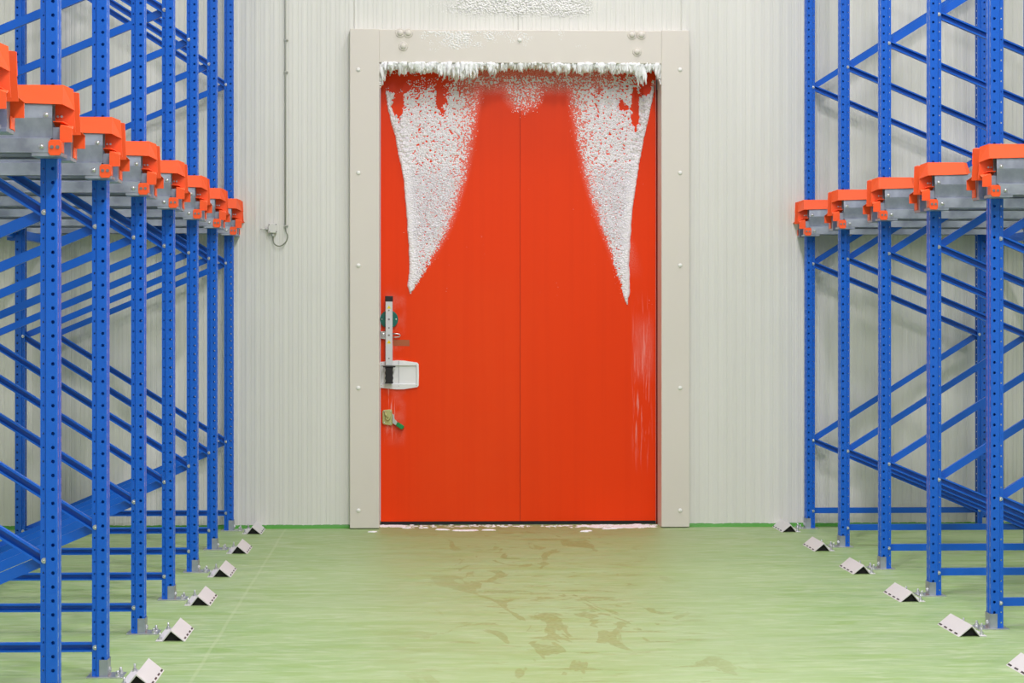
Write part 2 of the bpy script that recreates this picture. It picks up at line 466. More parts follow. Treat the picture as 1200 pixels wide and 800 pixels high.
# reveal linings behind the casing
JY = 16.42
for nm, x0, x1, z0, z1 in (('trim_6', DX0 - 0.05, DX0 - 0.002, 0, DZ1 + 0.05), ('trim_7', DX1 + 0.002, DX1 + 0.05, 0, DZ1 + 0.05), ('trim_8', DX0 - 0.002, DX1 + 0.002, DZ1 + 0.002, DZ1 + 0.05)):
    m = MB(); m.box(x0, x1, YW + 0.001, JY, z0, z1)
    tag(m.build(nm, CASING), None, None, None, 'structure')

# ------------------------------------------------------------------ door leaf
dl, dr = DX0 + 0.004, at(768.5, 300, YD).x
dzb = at(600, 610.4, YD).z
door = empty('door_1', ((dl + dr) / 2, YD, 0)); OX, OY = (dl + dr) / 2, YD
tag(door, 'red-orange cold store door with curtains of frost', None, None, 'structure')
def dpart(m, name, mats, **kw):
    o = m.build(name, mats, **kw); o.parent = door; o.location = (-OX, -OY, 0); return o
seam = at(609.5, 400, YD).x
m = MB(); m.box(dl, seam - 0.0012, YD, YD + 0.10, dzb, DZ1 - 0.004); dpart(m, 'door_panel', DOORM, bevel=0.0015)
m = MB(); m.box(seam + 0.0012, dr, YD, YD + 0.10, dzb, DZ1 - 0.004); dpart(m, 'door_panel', DOORM, bevel=0.0015)
m = MB(); m.box(seam - 0.0012, seam + 0.0012, YD + 0.003, YD + 0.09, dzb, DZ1 - 0.004); dpart(m, 'panel_joint', mat('dark_red_joint', (150, 30, 0), 0.5))
m = MB(); m.box(dl, dr, YD + 0.004, YD + 0.09, 0.002, dzb); dpart(m, 'bottom_seal', RUBBER)
m = MB()                                                           # gasket down the right edge, rounded at the top corner
gx = (dr + DX1) / 2
m.ext([(dr + 0.001, YD - 0.004), (dr + 0.012, YD - 0.022), (dr + 0.020, YD - 0.004), (dr + 0.012, YD + 0.02)], 'z', 0.002, 3.14)
dpart(m, 'side_seal', mat('dark_red_rubber', (110, 28, 18), 0.4))
m = MB(); m.box(dr + 0.021, DX1 + 0.002, YD + 0.02, YD + 0.09, 0.0, DZ1); tag(m.build('trim_9', CASING), None, None, None, 'structure')

# ---- door furniture
def ln_(px, py, off): p = at(px, py, YD); return Vector((p.x, YD - off, p.z))
def outline(pts, off0, off1, m):
    A = [ln_(x, y, off0) for x, y in pts]; B = [ln_(x, y, off1) for x, y in pts]; m.hull(A, B)
def circ(cx, cy, r, n=28): return [(cx + r * math.cos(2*PI*i/n), cy + r * math.sin(2*PI*i/n)) for i in range(n)]
# recessed white tray
hx0, hx1, hy0, hy1 = 447.2, 487.5, 428.8, 449.2
outer = [(444.6, 424.0), (456, 422.8), (464.5, 422.0), (473, 422.3), (481, 423.5), (489, 424.7), (490.6, 426.5), (490.9, 439), (490.6, 451.5), (489, 453.4), (481, 454.6), (473, 455.9), (464.5, 456.0), (456, 455.2), (444.6, 454.0)]
inner = []
for i, (x, y) in enumerate(outer):
    inner.append((min(max(x, hx0), hx1), min(max(y, hy0), hy1)))
m = MB(); n = len(outer)
O1 = [m.bm.verts.new(ln_(x, y, 0.0)) for x, y in outer]; O2 = [m.bm.verts.new(ln_(x, y, 0.016)) for x, y in outer]
cx_, cy_ = 467.4, 439
rim = [(min(max(x, hx0 - 1), hx1 + 1), min(max(y, hy0 - 1), hy1 + 1)) for x, y in outer]
I1 = [m.bm.verts.new(ln_(x, y, 0.018)) for x, y in rim]
I2 = [m.bm.verts.new(ln_(x, y, 0.003)) for x, y in inner]
for i in range(n):
    j = (i + 1) % n
    m.face([O1[i], O1[j], O2[j], O2[i]]); m.face([O2[i], O2[j], I1[j], I1[i]]); m.face([I1[i], I1[j], I2[j], I2[i]])
m.face(I2)
tray = dpart(m, 'handle_tray', WHITEP)
m = MB(); m.box(ln_(467.0, 1, 0).x, ln_(467.5, 1, 0).x, YD - 0.019, YD - 0.0165, ln_(467, 428.5, 0).z, ln_(467, 422.6, 0).z)
m.box(ln_(467.0, 1, 0).x, ln_(467.5, 1, 0).x, YD - 0.005, YD - 0.002, ln_(467, 449, 0).z, ln_(467, 429, 0).z)
tk = mat('tray_joint_grey', (150, 152, 150), 0.5)
o = m.build('tray_joint', tk, tray)
for q in ((447, 426), (467.2, 426), (488, 426.4), (467.2, 452), (488, 451.6), (447, 451.6)):
    m = MB(); m.dome(ln_(*q, 0.0165), (0, -1, 0), 0.0035, 0.002, 8, 2); m.build('tray_screw', tk, tray)
# green release disc
m = MB(); outline(circ(456, 374, 10.6), 0, 0.022, m); disc = dpart(m, 'release_disc', GREENP, bevel=0.003)
for q in ((447.6, 374), (464.3, 374.2), (456, 365.2), (456, 382.6)):
    m = MB(); m.dome(ln_(*q, 0.022), (0, -1, 0), 0.005, 0.003, 10, 3); m.build('disc_screw', ZINC, disc)
# chrome latch rod behind the bar
m = MB(); outline([(445.5, 388.2), (452, 388), (454, 390), (454, 396.5), (451, 397.5), (446, 396.5)], 0, 0.03, m)
m.cyl(ln_(449.3, 392.6, 0.03), ln_(449.3, 392.6, 0.038), 0.014, n=16)
latch = dpart(m, 'latch_bracket', mat('chrome', (190, 190, 186), 0.2, 1.0), bevel=0.002)
m = MB(); m.tube([ln_(456, 391.0, 0.018), ln_(464, 391.0, 0.018), ln_(468, 391.4, 0.018), ln_(469, 392.9, 0.018), ln_(468, 394.6, 0.018), ln_(464, 395.0, 0.018), ln_(456, 395.0, 0.018)], 0.0045, 8)
m.build('latch_loop', ZINC, latch)
m = MB(); outline([(461, 397.8), (480, 398.2), (480, 405.4), (461, 405.0)], 0, 0.0016, m); dpart(m, 'adhesive_tape', TAPE)
# lever bar
lev = dpart(MB().box(ln_(451.9, 1, 0).x, ln_(460.2, 1, 0).x, YD - 0.075, YD - 0.045, ln_(1, 428.5, 0).z, ln_(1, 352.5, 0).z), 'lever_bar', ALU, bevel=0.004)
def lpart(m, name, mt, **kw): return m.build(name, mt, lev, **kw)
lpart(MB().box(ln_(451.4, 1, 0).x, ln_(460.6, 1, 0).x, YD - 0.078, YD - 0.042, ln_(1, 353.2, 0).z, ln_(1, 346.6, 0).z), 'end_cap', BLACK, bevel=0.004)
m = MB()
rows = []
for k in range(13):
    y = 430 + 19 * k / 12; hw = 4.5 + 0.45 * math.cos(k * 2 * PI / 4)
    rows.append((y, hw))
A = [ln_(456.2 - hw, y, 0.0) for y, hw in rows] + [ln_(456.2 + hw, y, 0.0) for y, hw in rows[::-1]]
m.hull([v - Vector((0, 0.042, 0)) for v in A], [v - Vector((0, 0.080, 0)) for v in A])
lpart(m, 'hand_grip', BLACK, bevel=0.004)
lpart(MB().box(ln_(449, 1, 0).x, ln_(463.6, 1, 0).x, YD - 0.086, YD - 0.036, ln_(1, 430.4, 0).z, ln_(1, 428.8, 0).z), 'grip_collar', BLACK, bevel=0.002)
for y in (363.6, 374, 384, 392.6, 419.6):
    m = MB(); p = ln_(455.9, y, 0.0745); m.cyl(p, p - Vector((0, 0.003, 0)), 0.0075 if y in (374, 392.6) else 0.0055, n=14); lpart(m, 'bar_bolt', mat('dull_steel', (140, 140, 138), 0.4, 0.7) if y == 363.6 else bpy.data.materials['dull_steel'])
for y in (359.8, 400.4):
    m = MB(); outline([(453.6, y + 1.8), (458.4, y + 1.8), (456.0, y - 2.2)], 0.0745, 0.0757, m); lpart(m, 'warning_sticker', YELLOW)
for y in (374, 392.6):                                             # stand-offs that carry the bar
    m = MB(); p = ln_(455.9, y, 0); m.cyl(p, p - Vector((0, 0.05, 0)), 0.014); lpart(m, 'standoff', ZINC)
# lower lock
m = MB(); outline([(448.2, 481.5), (449.5, 480.2), (458.5, 479.4), (459.7, 481), (460, 496.5), (458.8, 498.3), (449.8, 497.0), (448.3, 495.5)], 0, 0.022, m)
lock = dpart(m, 'lock_plate', BRASSY, bevel=0.003)
for q in ((450.2, 482), (457.8, 481.6), (450.4, 494.8), (457.6, 496)):
    m = MB(); m.dome(ln_(*q, 0.022), (0, -1, 0), 0.006, 0.005, 8, 3); m.build('lock_screw', ZINC, lock)
m = MB(); m.cyl(ln_(454.4, 489.5, 0.02), ln_(454.4, 489.5, 0.045), 0.020, 0.014); m.tube([ln_(454.4, 489.5, 0.04), ln_(452, 485, 0.044), ln_(451.5, 482, 0.03)], 0.008); m.build('lock_boss', BRASSY, lock)
m = MB(); outline([(459.5, 484), (461.6, 485.5), (462.4, 490.5), (465.9, 494.2), (463.9, 498), (460, 495.6)], 0.004, 0.03, m); m.build('lock_arm', ZINC, lock, bevel=0.002)
m = MB(); outline([(466.2, 494.0), (473.4, 498.6), (473.8, 500), (471.4, 502.6), (470.2, 502.8), (463.8, 498.2)], 0.004, 0.038, m); m.build('lock_grip', GREENG, lock, bevel=0.004)

# ------------------------------------------------------------------ junction box and conduit on the wall
jb = empty('junction_box', at(320, 267.5, YW)); J = jb.location.copy()
tag(jb, 'small grey junction box on the ribbed wall left of the door', 'junction box')
def W(px, py, off): p = at(px, py, YW); return Vector((p.x, YW - off, p.z))
def jpart(m, name, mt, **kw):
    o = m.build(name, mt, **kw); o.parent = jb; o.location = -J; return o
m = MB(); a, b_ = W(315, 272.8, 0), W(325, 262.4, 0); m.box(a.x, b_.x, YW - 0.042, YW - 0.001, a.z, b_.z); jpart(m, 'housing', GREYP, bevel=0.004)
m = MB(); m.box(a.x - 0.001, b_.x + 0.001, YW - 0.05, YW - 0.0425, a.z - 0.001, b_.z + 0.001); lid = jpart(m, 'cover', GREYP, bevel=0.003)
for q in ((316, 263.4), (324.0, 263.2), (316.4, 271.7), (324.4, 271.5)):
    m = MB(); m.dome(W(*q, 0.05), (0, -1, 0), 0.004, 0.002, 8, 2); m.build('cover_screw', mat('screw_dark', (110, 112, 108), 0.5) if 'screw_dark' not in bpy.data.materials else bpy.data.materials['screw_dark'], lid)
m = MB(); m.cyl(W(315, 268.2, 0.022), W(311.6, 268.2, 0.022), 0.010, n=12); m.cyl(W(311.6, 268.2, 0.022), W(305, 268.4, 0.022), 0.004, n=8); jpart(m, 'side_gland', GREYP)
m = MB(); m.cyl(W(320.2, 272.6, 0.022), W(320.2, 276.8, 0.022), 0.011, n=12); jpart(m, 'cable_gland', GREYP)
ct = empty('conduit', W(334.6, 268, 0)); J2 = ct.location.copy()
tag(ct, 'thin grey conduit running down the ribbed wall with cable looping to a box', 'conduit')
m = MB(); m.cyl(W(334.6, 268, 0.014), W(334.6, -360, 0.014), 0.0058, n=12); o = m.build('pipe', PIPE, ct); o.location = -J2
for y in (47, 84.5, 264.5):
    m = MB(); p = W(334.6, y, 0); m.box(p.x - 0.009, p.x + 0.018, YW - 0.022, YW + 0.0, p.z - 0.005, p.z + 0.005)
    m.dome(Vector((p.x + 0.013, YW - 0.024, p.z)), (0, -1, 0), 0.003, 0.002, 8, 2)
    o = m.build('pipe_clip', PIPE, ct, bevel=0.002); o.location = -J2
pts = [(334.6, 266), (335.6, 272), (337.2, 276), (336.6, 281), (333.6, 285.5), (329.5, 288.2), (325.5, 288.2), (322.2, 286.2), (320.6, 282.5), (320.2, 276)]
P3 = []
for i in range(len(pts) - 1):
    for k in range(4):
        t = k / 4; p0 = pts[max(i-1, 0)]; p1 = pts[i]; p2 = pts[i+1]; p3 = pts[min(i+2, len(pts)-1)]
        f_ = lambda a_, b2, c_, d_: 0.5 * ((2*b2) + (-a_+c_)*t + (2*a_-5*b2+4*c_-d_)*t*t + (-a_+3*b2-3*c_+d_)*t**3)
        P3.append(W(f_(p0[0], p1[0], p2[0], p3[0]), f_(p0[1], p1[1], p2[1], p3[1]), 0.02 + 0.012 * math.sin(PI * (i + t) / 9)))
P3 = P3[:-2] + [W(320.3, 278.4, 0.022), W(320.2, 277.2, 0.022)]
m = MB(); m.tube(P3, 0.0042, 8); o = m.build('cable', CABLE, ct); o.location = -J2

# ================================================================== FROST
# on the door leaf: two curtains joined by a dusty band under the lintel
def arr(tab, y): ys, xs = zip(*tab); return np.interp(y, ys, xs)
px = np.arange(446, 768.1, 0.38); py = np.arange(78, 362, 0.38); PX, PY = np.meshgrid(px, py)
wob = (fbm(PX / 9, PY / 9, 3, 5) - 0.5)
wob2 = (fbm(PX / 5, PY / 6, 4, 55) - 0.5) * 2.2
LL = arr([(78, 452), (98, 450.5), (130, 455), (145, 459), (160, 463), (195, 470), (210, 473), (235, 475.5), (270, 478), (310, 479.5), (335, 477.5), (343, 480)], PY) + wob * 2
LR = arr([(78, 572), (100, 566), (130, 560), (160, 555), (185, 551), (210, 545.5), (235, 538), (260, 530), (285, 518), (310, 504), (330, 491), (343, 481)], PY) + wob * 5
RL = arr([(78, 655), (100, 664), (130, 670), (160, 675), (185, 680), (210, 685.5), (235, 693), (260, 701.5), (285, 711), (310, 719), (330, 726), (355, 735)], PY) - wob * 5
RR = arr([(78, 768), (100, 767.5), (115, 765), (135, 761), (160, 755.5), (200, 747.5), (235, 742.5), (260, 740), (310, 737.6), (335, 738.5), (356, 736)], PY) - wob * 2
def curtain(dout, din, width):
    """dout: distance from the sharp outer edge, din: from the feathered inner edge"""
    fe = np.clip(width * 0.30, 4, 34)
    cin = np.clip(din / fe, 0, 1)
    base = 0.14 + 0.40 * cin ** 0.5
    ridge = np.exp(-((dout - 3.5) / np.clip(width * 0.10, 3, 9)) ** 2)
    c_ = base + 0.42 * ridge
    c_ = np.where(din < 0, 0.14 + din * 0.022, c_)
    c_ = c_ * sstep(-0.6, 0.8, dout)
    return np.where(dout < -0.6, -1, c_)
cl_ = curtain(PX - LL, LR - PX, np.maximum(LR - LL, 4)); cl_[PY > 344] = -1
cr_ = curtain(RR - PX, PX - RL, np.maximum(RR - RL, 4)); cr_[PY > 357] = -1
# top of the curtains breaks up into clumps and vertical fingers
fing = fbm(PX / 7.5, PY / 40, 3, 21)
topL = sstep(84, 122, PY + (fing - 0.5) * 40)
topR = sstep(80, 118, PY + (fing - 0.5) * 44)
def ell(cx, cy, rx, ry): return np.hypot((PX - cx) / rx, (PY - cy) / ry)
holesL = 1 - np.maximum(sstep(1.25, 0.8, ell(466, 124, 7, 17) + wob2 * .6), sstep(1.2, 0.8, ell(517, 112, 7, 22) + wob2 * .8))
holesL = np.minimum(holesL, 1 - sstep(1.2, 0.8, ell(462, 98, 18, 11) + wob2 * .7) )
holesR = 1 - np.maximum(sstep(1.2, 0.8, ell(744, 128, 4, 24) + wob2 * .8), sstep(1.2, 0.8, ell(729, 124, 5, 8) + wob2))
holesR = np.minimum(holesR, 1 - sstep(1.25, 0.8, ell(757, 96, 11, 15) + wob2 * .7))
edgeL = sstep(7, 2.5, PX - LL) * sstep(100, 112, PY); edgeR = sstep(6, 2, RR - PX) * sstep(94, 104, PY)
cl_ = np.where(cl_ > -0.5, cl_ * np.maximum(np.minimum(topL * 0.75 + 0.25, holesL), edgeL * .9), -1)
cr_ = np.where(cr_ > -0.5, cr_ * np.maximum(np.minimum(topR * 0.75 + 0.25, holesR), edgeR * .9), -1)
band_ = 0.34 * sstep(86, 92, PY) * sstep(112, 94, PY) * sstep(505, 530, PX) * sstep(745, 715, PX) + 0.08 * (fing - .5)
blob = 0.32 * sstep(1.25, 0.45, ell(614, 100, 30, 37)) * sstep(84, 92, PY)
red1 = sstep(1.2, 0.8, ell(583, 122, 16, 18)); red2 = sstep(1.2, 0.8, ell(652, 124, 17, 20))
cen = np.maximum(band_, blob) * (1 - 0.9 * np.maximum(red1, red2))
cov = np.maximum(np.maximum(cl_, cr_), cen)
ty = 1 + 1.1 * sstep(190, 290, PY)                                  # the grain lies flatter towards the tips
shx = np.where(PX < 610, 1, -1)
gx_ = PX + shx * 0.35 * PY
g1 = 1 - np.clip(cells(gx_ / 2.3, PY * ty / 2.1, 3), 0, 1)
g2 = 1 - np.clip(cells(gx_ / 5.5, PY * ty / 4.6, 4), 0, 1)
g3 = fbm(PX / 1.3, PY / 1.3, 2, 8)
nn = 0.46 * g1 + 0.24 * g2 + 0.30 * g3                              # roughly 0.2 .. 0.95
smooth_edge = np.maximum(np.exp(-((PX - LL - 3) / 5.5) ** 2), np.exp(-((RR - PX - 3) / 5.5) ** 2)) * sstep(150, 210, PY)
nn = nn * (1 - 0.6 * smooth_edge) + 0.45 * smooth_edge
bigl = np.maximum(np.exp(-((PX - LL - 9) / 5) ** 2), np.exp(-((RR - PX - 9) / 5) ** 2)) * sstep(105, 120, PY) * sstep(215, 170, PY)
H = (cov * 1.0 + nn * 1.3 - 1.07) * 0.029 + bigl * (g2 - 0.35) * 0.03 * (cov > 0.3)
H = np.where(cov < 0.02, -0.01, np.minimum(H, 0.035))
H[:, 0] = H[:, -1] = -0.01; H[0] = H[-1] = -0.01
H = np.maximum(H, -0.006)
fo = relief('frost_curtain', PX, PY, H, YD, FROST, keep=0.0)
tag(fo, 'two swags of granular white frost grown on the red door', 'frost', None, 'stuff')

# on the header and on the wall above it
px = np.arange(484, 722.1, 0.6); py = np.arange(36, 71, 0.6); PX, PY = np.meshgrid(px, py)
n1 = 1 - np.clip(cells(PX / 2.2, PY / 2.0, 31), 0, 1); n2 = fbm(PX / 14, PY / 9, 3, 32)
cv = 0.34 * sstep(486, 496, PX) * sstep(600, 520, PX) * sstep(64, 52, PY - (PX - 490) * 0.05) + 0.26 * sstep(500, 540, PX) * sstep(725, 600, PX) * sstep(62, 40, PY)
Hh = (cv + n1 * 0.85 + (n2 - .5) * 0.9 - 0.98) * 0.014; Hh[:, 0] = Hh[:, -1] = Hh[0] = Hh[-1] = -0.01
tag(relief('header_frost', PX, PY, np.maximum(Hh, -0.0012), YC + 0.002, RIME, keep=0.0), 'patch of crystalline frost on the beige door header', 'frost', None, 'stuff')
px = np.arange(490, 735.1, 0.5); py = np.arange(-30, 32, 0.5); PX, PY = np.meshgrid(px, py)
n1 = 1 - np.clip(cells(PX / 2.4, PY / 2.2, 41), 0, 1); n2 = fbm(PX / 20, PY / 9, 3, 42)
cv = 0.52 * sstep(494, 545, PX) * sstep(730, 660, PX) * sstep(31, 8, PY)
Hh = (cv + n1 * 0.8 + (n2 - .5) * 0.5 - 0.92) * 0.022; Hh[:, 0] = Hh[:, -1] = Hh[0] = Hh[-1] = -0.01
tag(relief('wall_frost', PX, PY, np.maximum(Hh, -0.0002), YW - 0.0042, RIME, keep=0.0), 'crusty white frost on the ribbed wall above the door', 'frost', None, 'stuff')

# fringe of ice hanging under the header
FR = [(445, 102), (447, 100), (449, 93), (452, 91), (454, 84), (456, 82), (458, 86), (461, 87), (464, 82), (466, 85), (470, 91), (474, 88), (477, 84), (480, 85), (486, 84), (491, 86), (497, 86), (502, 84), (505, 86), (510, 83), (513, 87), (517, 90), (522, 92), (527, 90), (531, 91), (538, 94.5), (542, 92), (548, 91.5), (558, 92.5), (560.5, 82), (564, 84), (567, 82), (569, 80), (573, 83), (576, 87), (580, 88), (583, 83), (586, 81), (590, 84.5), (594, 83), (598, 80), (602, 81), (606, 81), (610, 84.5), (613, 81), (618, 79), (624, 80), (630, 81), (636, 80), (641, 82), (645, 84.5), (650, 82), (654, 86), (660, 84), (665, 86), (669, 80), (674, 84), (678, 87), (682, 85), (688, 84), (694, 85), (699, 81), (704, 86), (709, 84), (714, 83), (718, 88), (723, 86), (730, 85), (736, 86), (741, 84), (745, 90), (749, 95), (752, 104), (754, 96), (757, 87), (761, 84), (765, 82), (769, 84), (771, 90), (773, 98), (775, 98)]
fx, fy = zip(*FR)
m = MB()
def spike(px_, Yp, top_z, length, r):
    x = at(px_, 75, Yp).x
    n = 7; k = 5; pts_ = []; rad = []
    lean = random.uniform(-0.15, 0.15); ln2 = random.uniform(-0.2, 0.2)
    for i in range(k + 1):
        t = i / k
        pts_.append((x + lean * length * t + random.uniform(-1, 1) * r * 0.12, Yp + ln2 * length * t, top_z - length * t))
        rad.append(max(r * (1 - t ** 2.6) * random.uniform(0.65, 1.2), r * 0.2))
    m.tube(pts_, r, n, rad)
for i in range(1100):
    p = random.uniform(445.5, 774.5)
    yb = np.interp(p, fx, fy) + 0.5
    Yp = random.uniform(15.956, 16.03) if random.random() < 0.8 else random.uniform(16.03, 16.16)
    full = at(p, 73.4, Yp).z - at(p, yb, Yp).z
    ln3 = full * random.uniform(0.45, 1.0)
    spike(p, Yp, DZ1 + 0.004, max(ln3, 0.012), random.uniform(0.011, 0.024) if yb > 84 else random.uniform(0.007, 0.015))
for i in range(420):                                               # the corner growths that run down the jambs
    if i % 2: p = random.uniform(444.8, 449.5); yy = random.uniform(74, 104 - (p - 444.8) * 2.5); xq = at(p, yy, 15.99).x
    else: p = random.uniform(769, 774.8); yy = random.uniform(74, 100 - (774.8 - p) * 3.0)
    q = at(p, yy, random.uniform(15.99, 16.06)); m.dome(q, (random.uniform(-1, 1), -1.2, -0.5), random.uniform(0.005, 0.010), random.uniform(0.008, 0.018), 7, 3)
fr = m.build('ice_fringe', ICE, merge=False)
for p in fr.data.polygons: p.use_smooth = True
tag(fr, 'ragged fringe of white ice hanging under the door header', 'ice', None, 'stuff')

# crumbs of ice on the floor along the threshold
m = MB()
def crumb(px_, py_, r, h):
    y = EYE * F / (py_ - 371); u = (px_ - 600) / F
    p = Vector((y * (ST + u * CT), y * (CT - u * ST), -0.001))
    n = 9; ring = []; a0 = random.random() * 6
    top = []
    for i in range(n):
        t = a0 + 2 * PI * i / n; k = random.uniform(0.7, 1.2)
        ring.append(m.bm.verts.new(p + Vector((math.cos(t) * r * k * 1.5, math.sin(t) * r * k, 0))))
        top.append(m.bm.verts.new(p + Vector((math.cos(t) * r * k * 0.9, math.sin(t) * r * k * 0.6, h * random.uniform(0.7, 1.1)))))
    for i in range(n): m.face([ring[i], ring[(i+1)%n], top[(i+1)%n], top[i]], True)
    m.face(top, True)
for i in range(700):
    t = random.random()
    if t < 0.5: p = random.triangular(668, 772, 745); yy = random.triangular(614.4, 618.6, 615.5)
    elif t < 0.68: p = random.uniform(445, 475); yy = random.uniform(615.2, 617.6)
    else: p = random.uniform(446, 770); yy = random.triangular(615.0, 618.5, 615.2)
    crumb(p, yy, random.uniform(0.003, 0.016), random.uniform(0.002, 0.006))
for p, yy, r in ((515, 620.3, .028), (520, 620.6, .03), (545, 621.6, .04), (552, 621.4, .045), (572, 621.2, .032), (537, 621.8, .024), (496, 618.4, .02), (476, 618.8, .02), (748, 614.9, .03), (710, 619.6, .03), (718, 619.2, .02), (688, 622.2, .02), (685, 622.8, .012), (437, 623.2, .02), (724, 618.2, .04), (735, 617.6, .05), (700, 617.8, .04)):
    for k in range(4): crumb(p + random.uniform(-3, 3), yy + random.uniform(-.3, .3), r * random.uniform(.5, 1), 0.008)
ic = m.build('ice_crumbs', ICE, merge=False)
tag(ic, 'crumbs of ice scattered on the floor along the threshold', 'ice', None, 'stuff')

# ================================================================== RACKING
XRF, XLF = 2.752, -1.29           # aisle faces of the right and the left rack
Y0, DY = 15.885, 1.283            # centre line of the frame at the wall, spacing of the frames
HF = 4.6
NR, NL = 5, 7                     # last index in each rack
UD, UW = 0.061, 0.045             # depth of an upright, half its width
REAR = 1.286                      # depth of the frame

def holed(m, a, b_, t, hw, hh, z0, z1, round_=True, pitch=0.05):
    """vertical sheet strip from a to b_ (plan points) with one column of holes"""
    a = Vector(a); b_ = Vector(b_); L = (b_ - a).length; d = (b_ - a) / L
    nz_ = int(round((z1 - z0) / pitch))
    P = lambda s_, z: m.bm.verts.new((a.x + d.x * s_, a.y + d.y * s_, z))
    tc = t * L
    for i in range(nz_):
        zl = z0 + i * pitch; zc = zl + pitch / 2; zh = zl + pitch
        o = [P(0, zl), P(tc, zl), P(L, zl), P(L, zc), P(L, zh), P(tc, zh), P(0, zh), P(0, zc)]
        k = 0.7071 if round_ else 1.0
        h = [P(tc - hw*k, zc - hh*k), P(tc, zc - hh), P(tc + hw*k, zc - hh*k), P(tc + hw, zc), P(tc + hw*k, zc + hh*k), P(tc, zc + hh), P(tc - hw*k, zc + hh*k), P(tc - hw, zc)]
        for j in range(8): m.face([o[j], o[(j+1)%8], h[(j+1)%8], h[j]])
def plain(m, a, b_, z0, z1, pitch=0.025):
    nz_ = int(round((z1 - z0) / pitch))
    prev = None
    for i in range(nz_ + 1):
        z = z0 + i * pitch; r = (m.bm.verts.new((a[0], a[1], z)), m.bm.verts.new((b_[0], b_[1], z)))
        if prev: m.face([prev[0], prev[1], r[1], r[0]])
        prev = r
def upright_mesh():
    """slotted omega section, aisle face at x = 0, opening towards +x"""
    m = MB()
    for s in (1, -1):
        q = lambda x, y: (x, s * y)
        plain(m, q(UD, 0.015), q(UD, 0.036), 0, HF)
        holed(m, q(UD, 0.036), q(0.0435, 0.036), 0.55, 0.0028, 0.0036, 0, HF, False)
        plain(m, q(0.0435, 0.036), q(0.040, UW), 0, HF)
        holed(m, q(0.040, UW), q(0.003, UW), 0.66, 0.0068, 0.0068, 0, HF)
        plain(m, q(0.003, UW), q(0.0, 0.042), 0, HF)
        holed(m, q(0.0, 0.042), q(0.0, 0.014), 0.45, 0.0045, 0.015, 0, HF, False)
        plain(m, q(0.0, 0.014), q(0.005, 0.010), 0, HF)
    plain(m, (0.005, 0.010), (0.005, -0.010), 0, HF)
    bmesh.ops.remove_doubles(m.bm, verts=m.bm.verts, dist=1e-5)
    bmesh.ops.recalc_face_normals(m.bm, faces=m.bm.faces)
    o = m.build('upright', BLUE, merge=False, solid=0.0018, offset=0)
    return o

def cbrace(p0, p1, y0, y1, name, parent, wdt=0.038):
    """lipped C section between two (x, z) points; web at y0, open towards y1"""
    a = Vector((p0[0], 0, p0[1])); b_ = Vector((p1[0], 0, p1[1])); d = (b_ - a).normalized(); nrm = Vector((-d.z, 0, d.x)); h = wdt / 2
    lip = 0.008 if y1 > y0 else -0.008
    secs = [(h - 0.008, y1), (h, y1), (h, y0), (-h, y0), (-h, y1), (-h + 0.008, y1)]
    secs = [(h - 0.008, y1), (h, y1), (h, y0), (-h, y0), (-h, y1), (-h + 0.008, y1)]
    m = MB()
    rows = []
    for P in (a - d * 0.012, b_ + d * 0.012):
        rows.append([tuple(P + nrm * s_ + Vector((0, y, 0))) for s_, y in secs])
    m.strip(rows)
    bmesh.ops.recalc_face_normals(m.bm, faces=m.bm.faces)
    return m.build(name, BLUE, parent, solid=0.0016, offset=0)

frame = empty('upright_frame', (XRF, Y0, 0))
up1 = upright_mesh(); up1.parent = frame; up1.location = (0, 0, 0.006)
up2 = up1.copy(); col.objects.link(up2); up2.parent = frame; up2.location = (REAR, 0, 0.006); up2.rotation_euler = (0, 0, PI)
AX, RX = 0.048, REAR - 0.048
bolts = set()
z = 0.625
cbrace((AX, 0.125), (RX, 0.125), 0.003, 0.029, 'horizontal_brace', frame)
bolts |= {(AX, 0.125), (RX, 0.125)}
while z < 4.5:
    cbrace((AX, z), (RX, z - 0.5), -0.003, -0.029, 'diagonal_brace', frame); bolts |= {(AX, z), (RX, z - 0.5)}
    if z + 0.75 < HF: cbrace((AX, z), (RX, z + 0.75), 0.003, 0.029, 'diagonal_brace', frame); bolts.add((RX, z + 0.75))
    z += 1.25
m = MB()
for s in (-1, 1):
    m.cyl((0, s * 0.0365, 0), (0, s * 0.0395, 0), 0.0105, n=14)
    m.cyl((0, s * 0.0395, 0), (0, s * 0.046, 0), 0.0078, n=6, smooth=False)
    m.dome((0, s * 0.046, 0), (0, s, 0), 0.0045, 0.004, 8, 2)
m.cyl((0, -0.037, 0), (0, 0.037, 0), 0.004, n=8)
bolt0 = m.build('bolt', ZINC)
first = True
for (bx_, bz_) in sorted(bolts):
    o = bolt0 if first else bolt0.copy()
    if not first: col.objects.link(o)
    first = False; o.parent = frame; o.location = (bx_, 0, bz_)
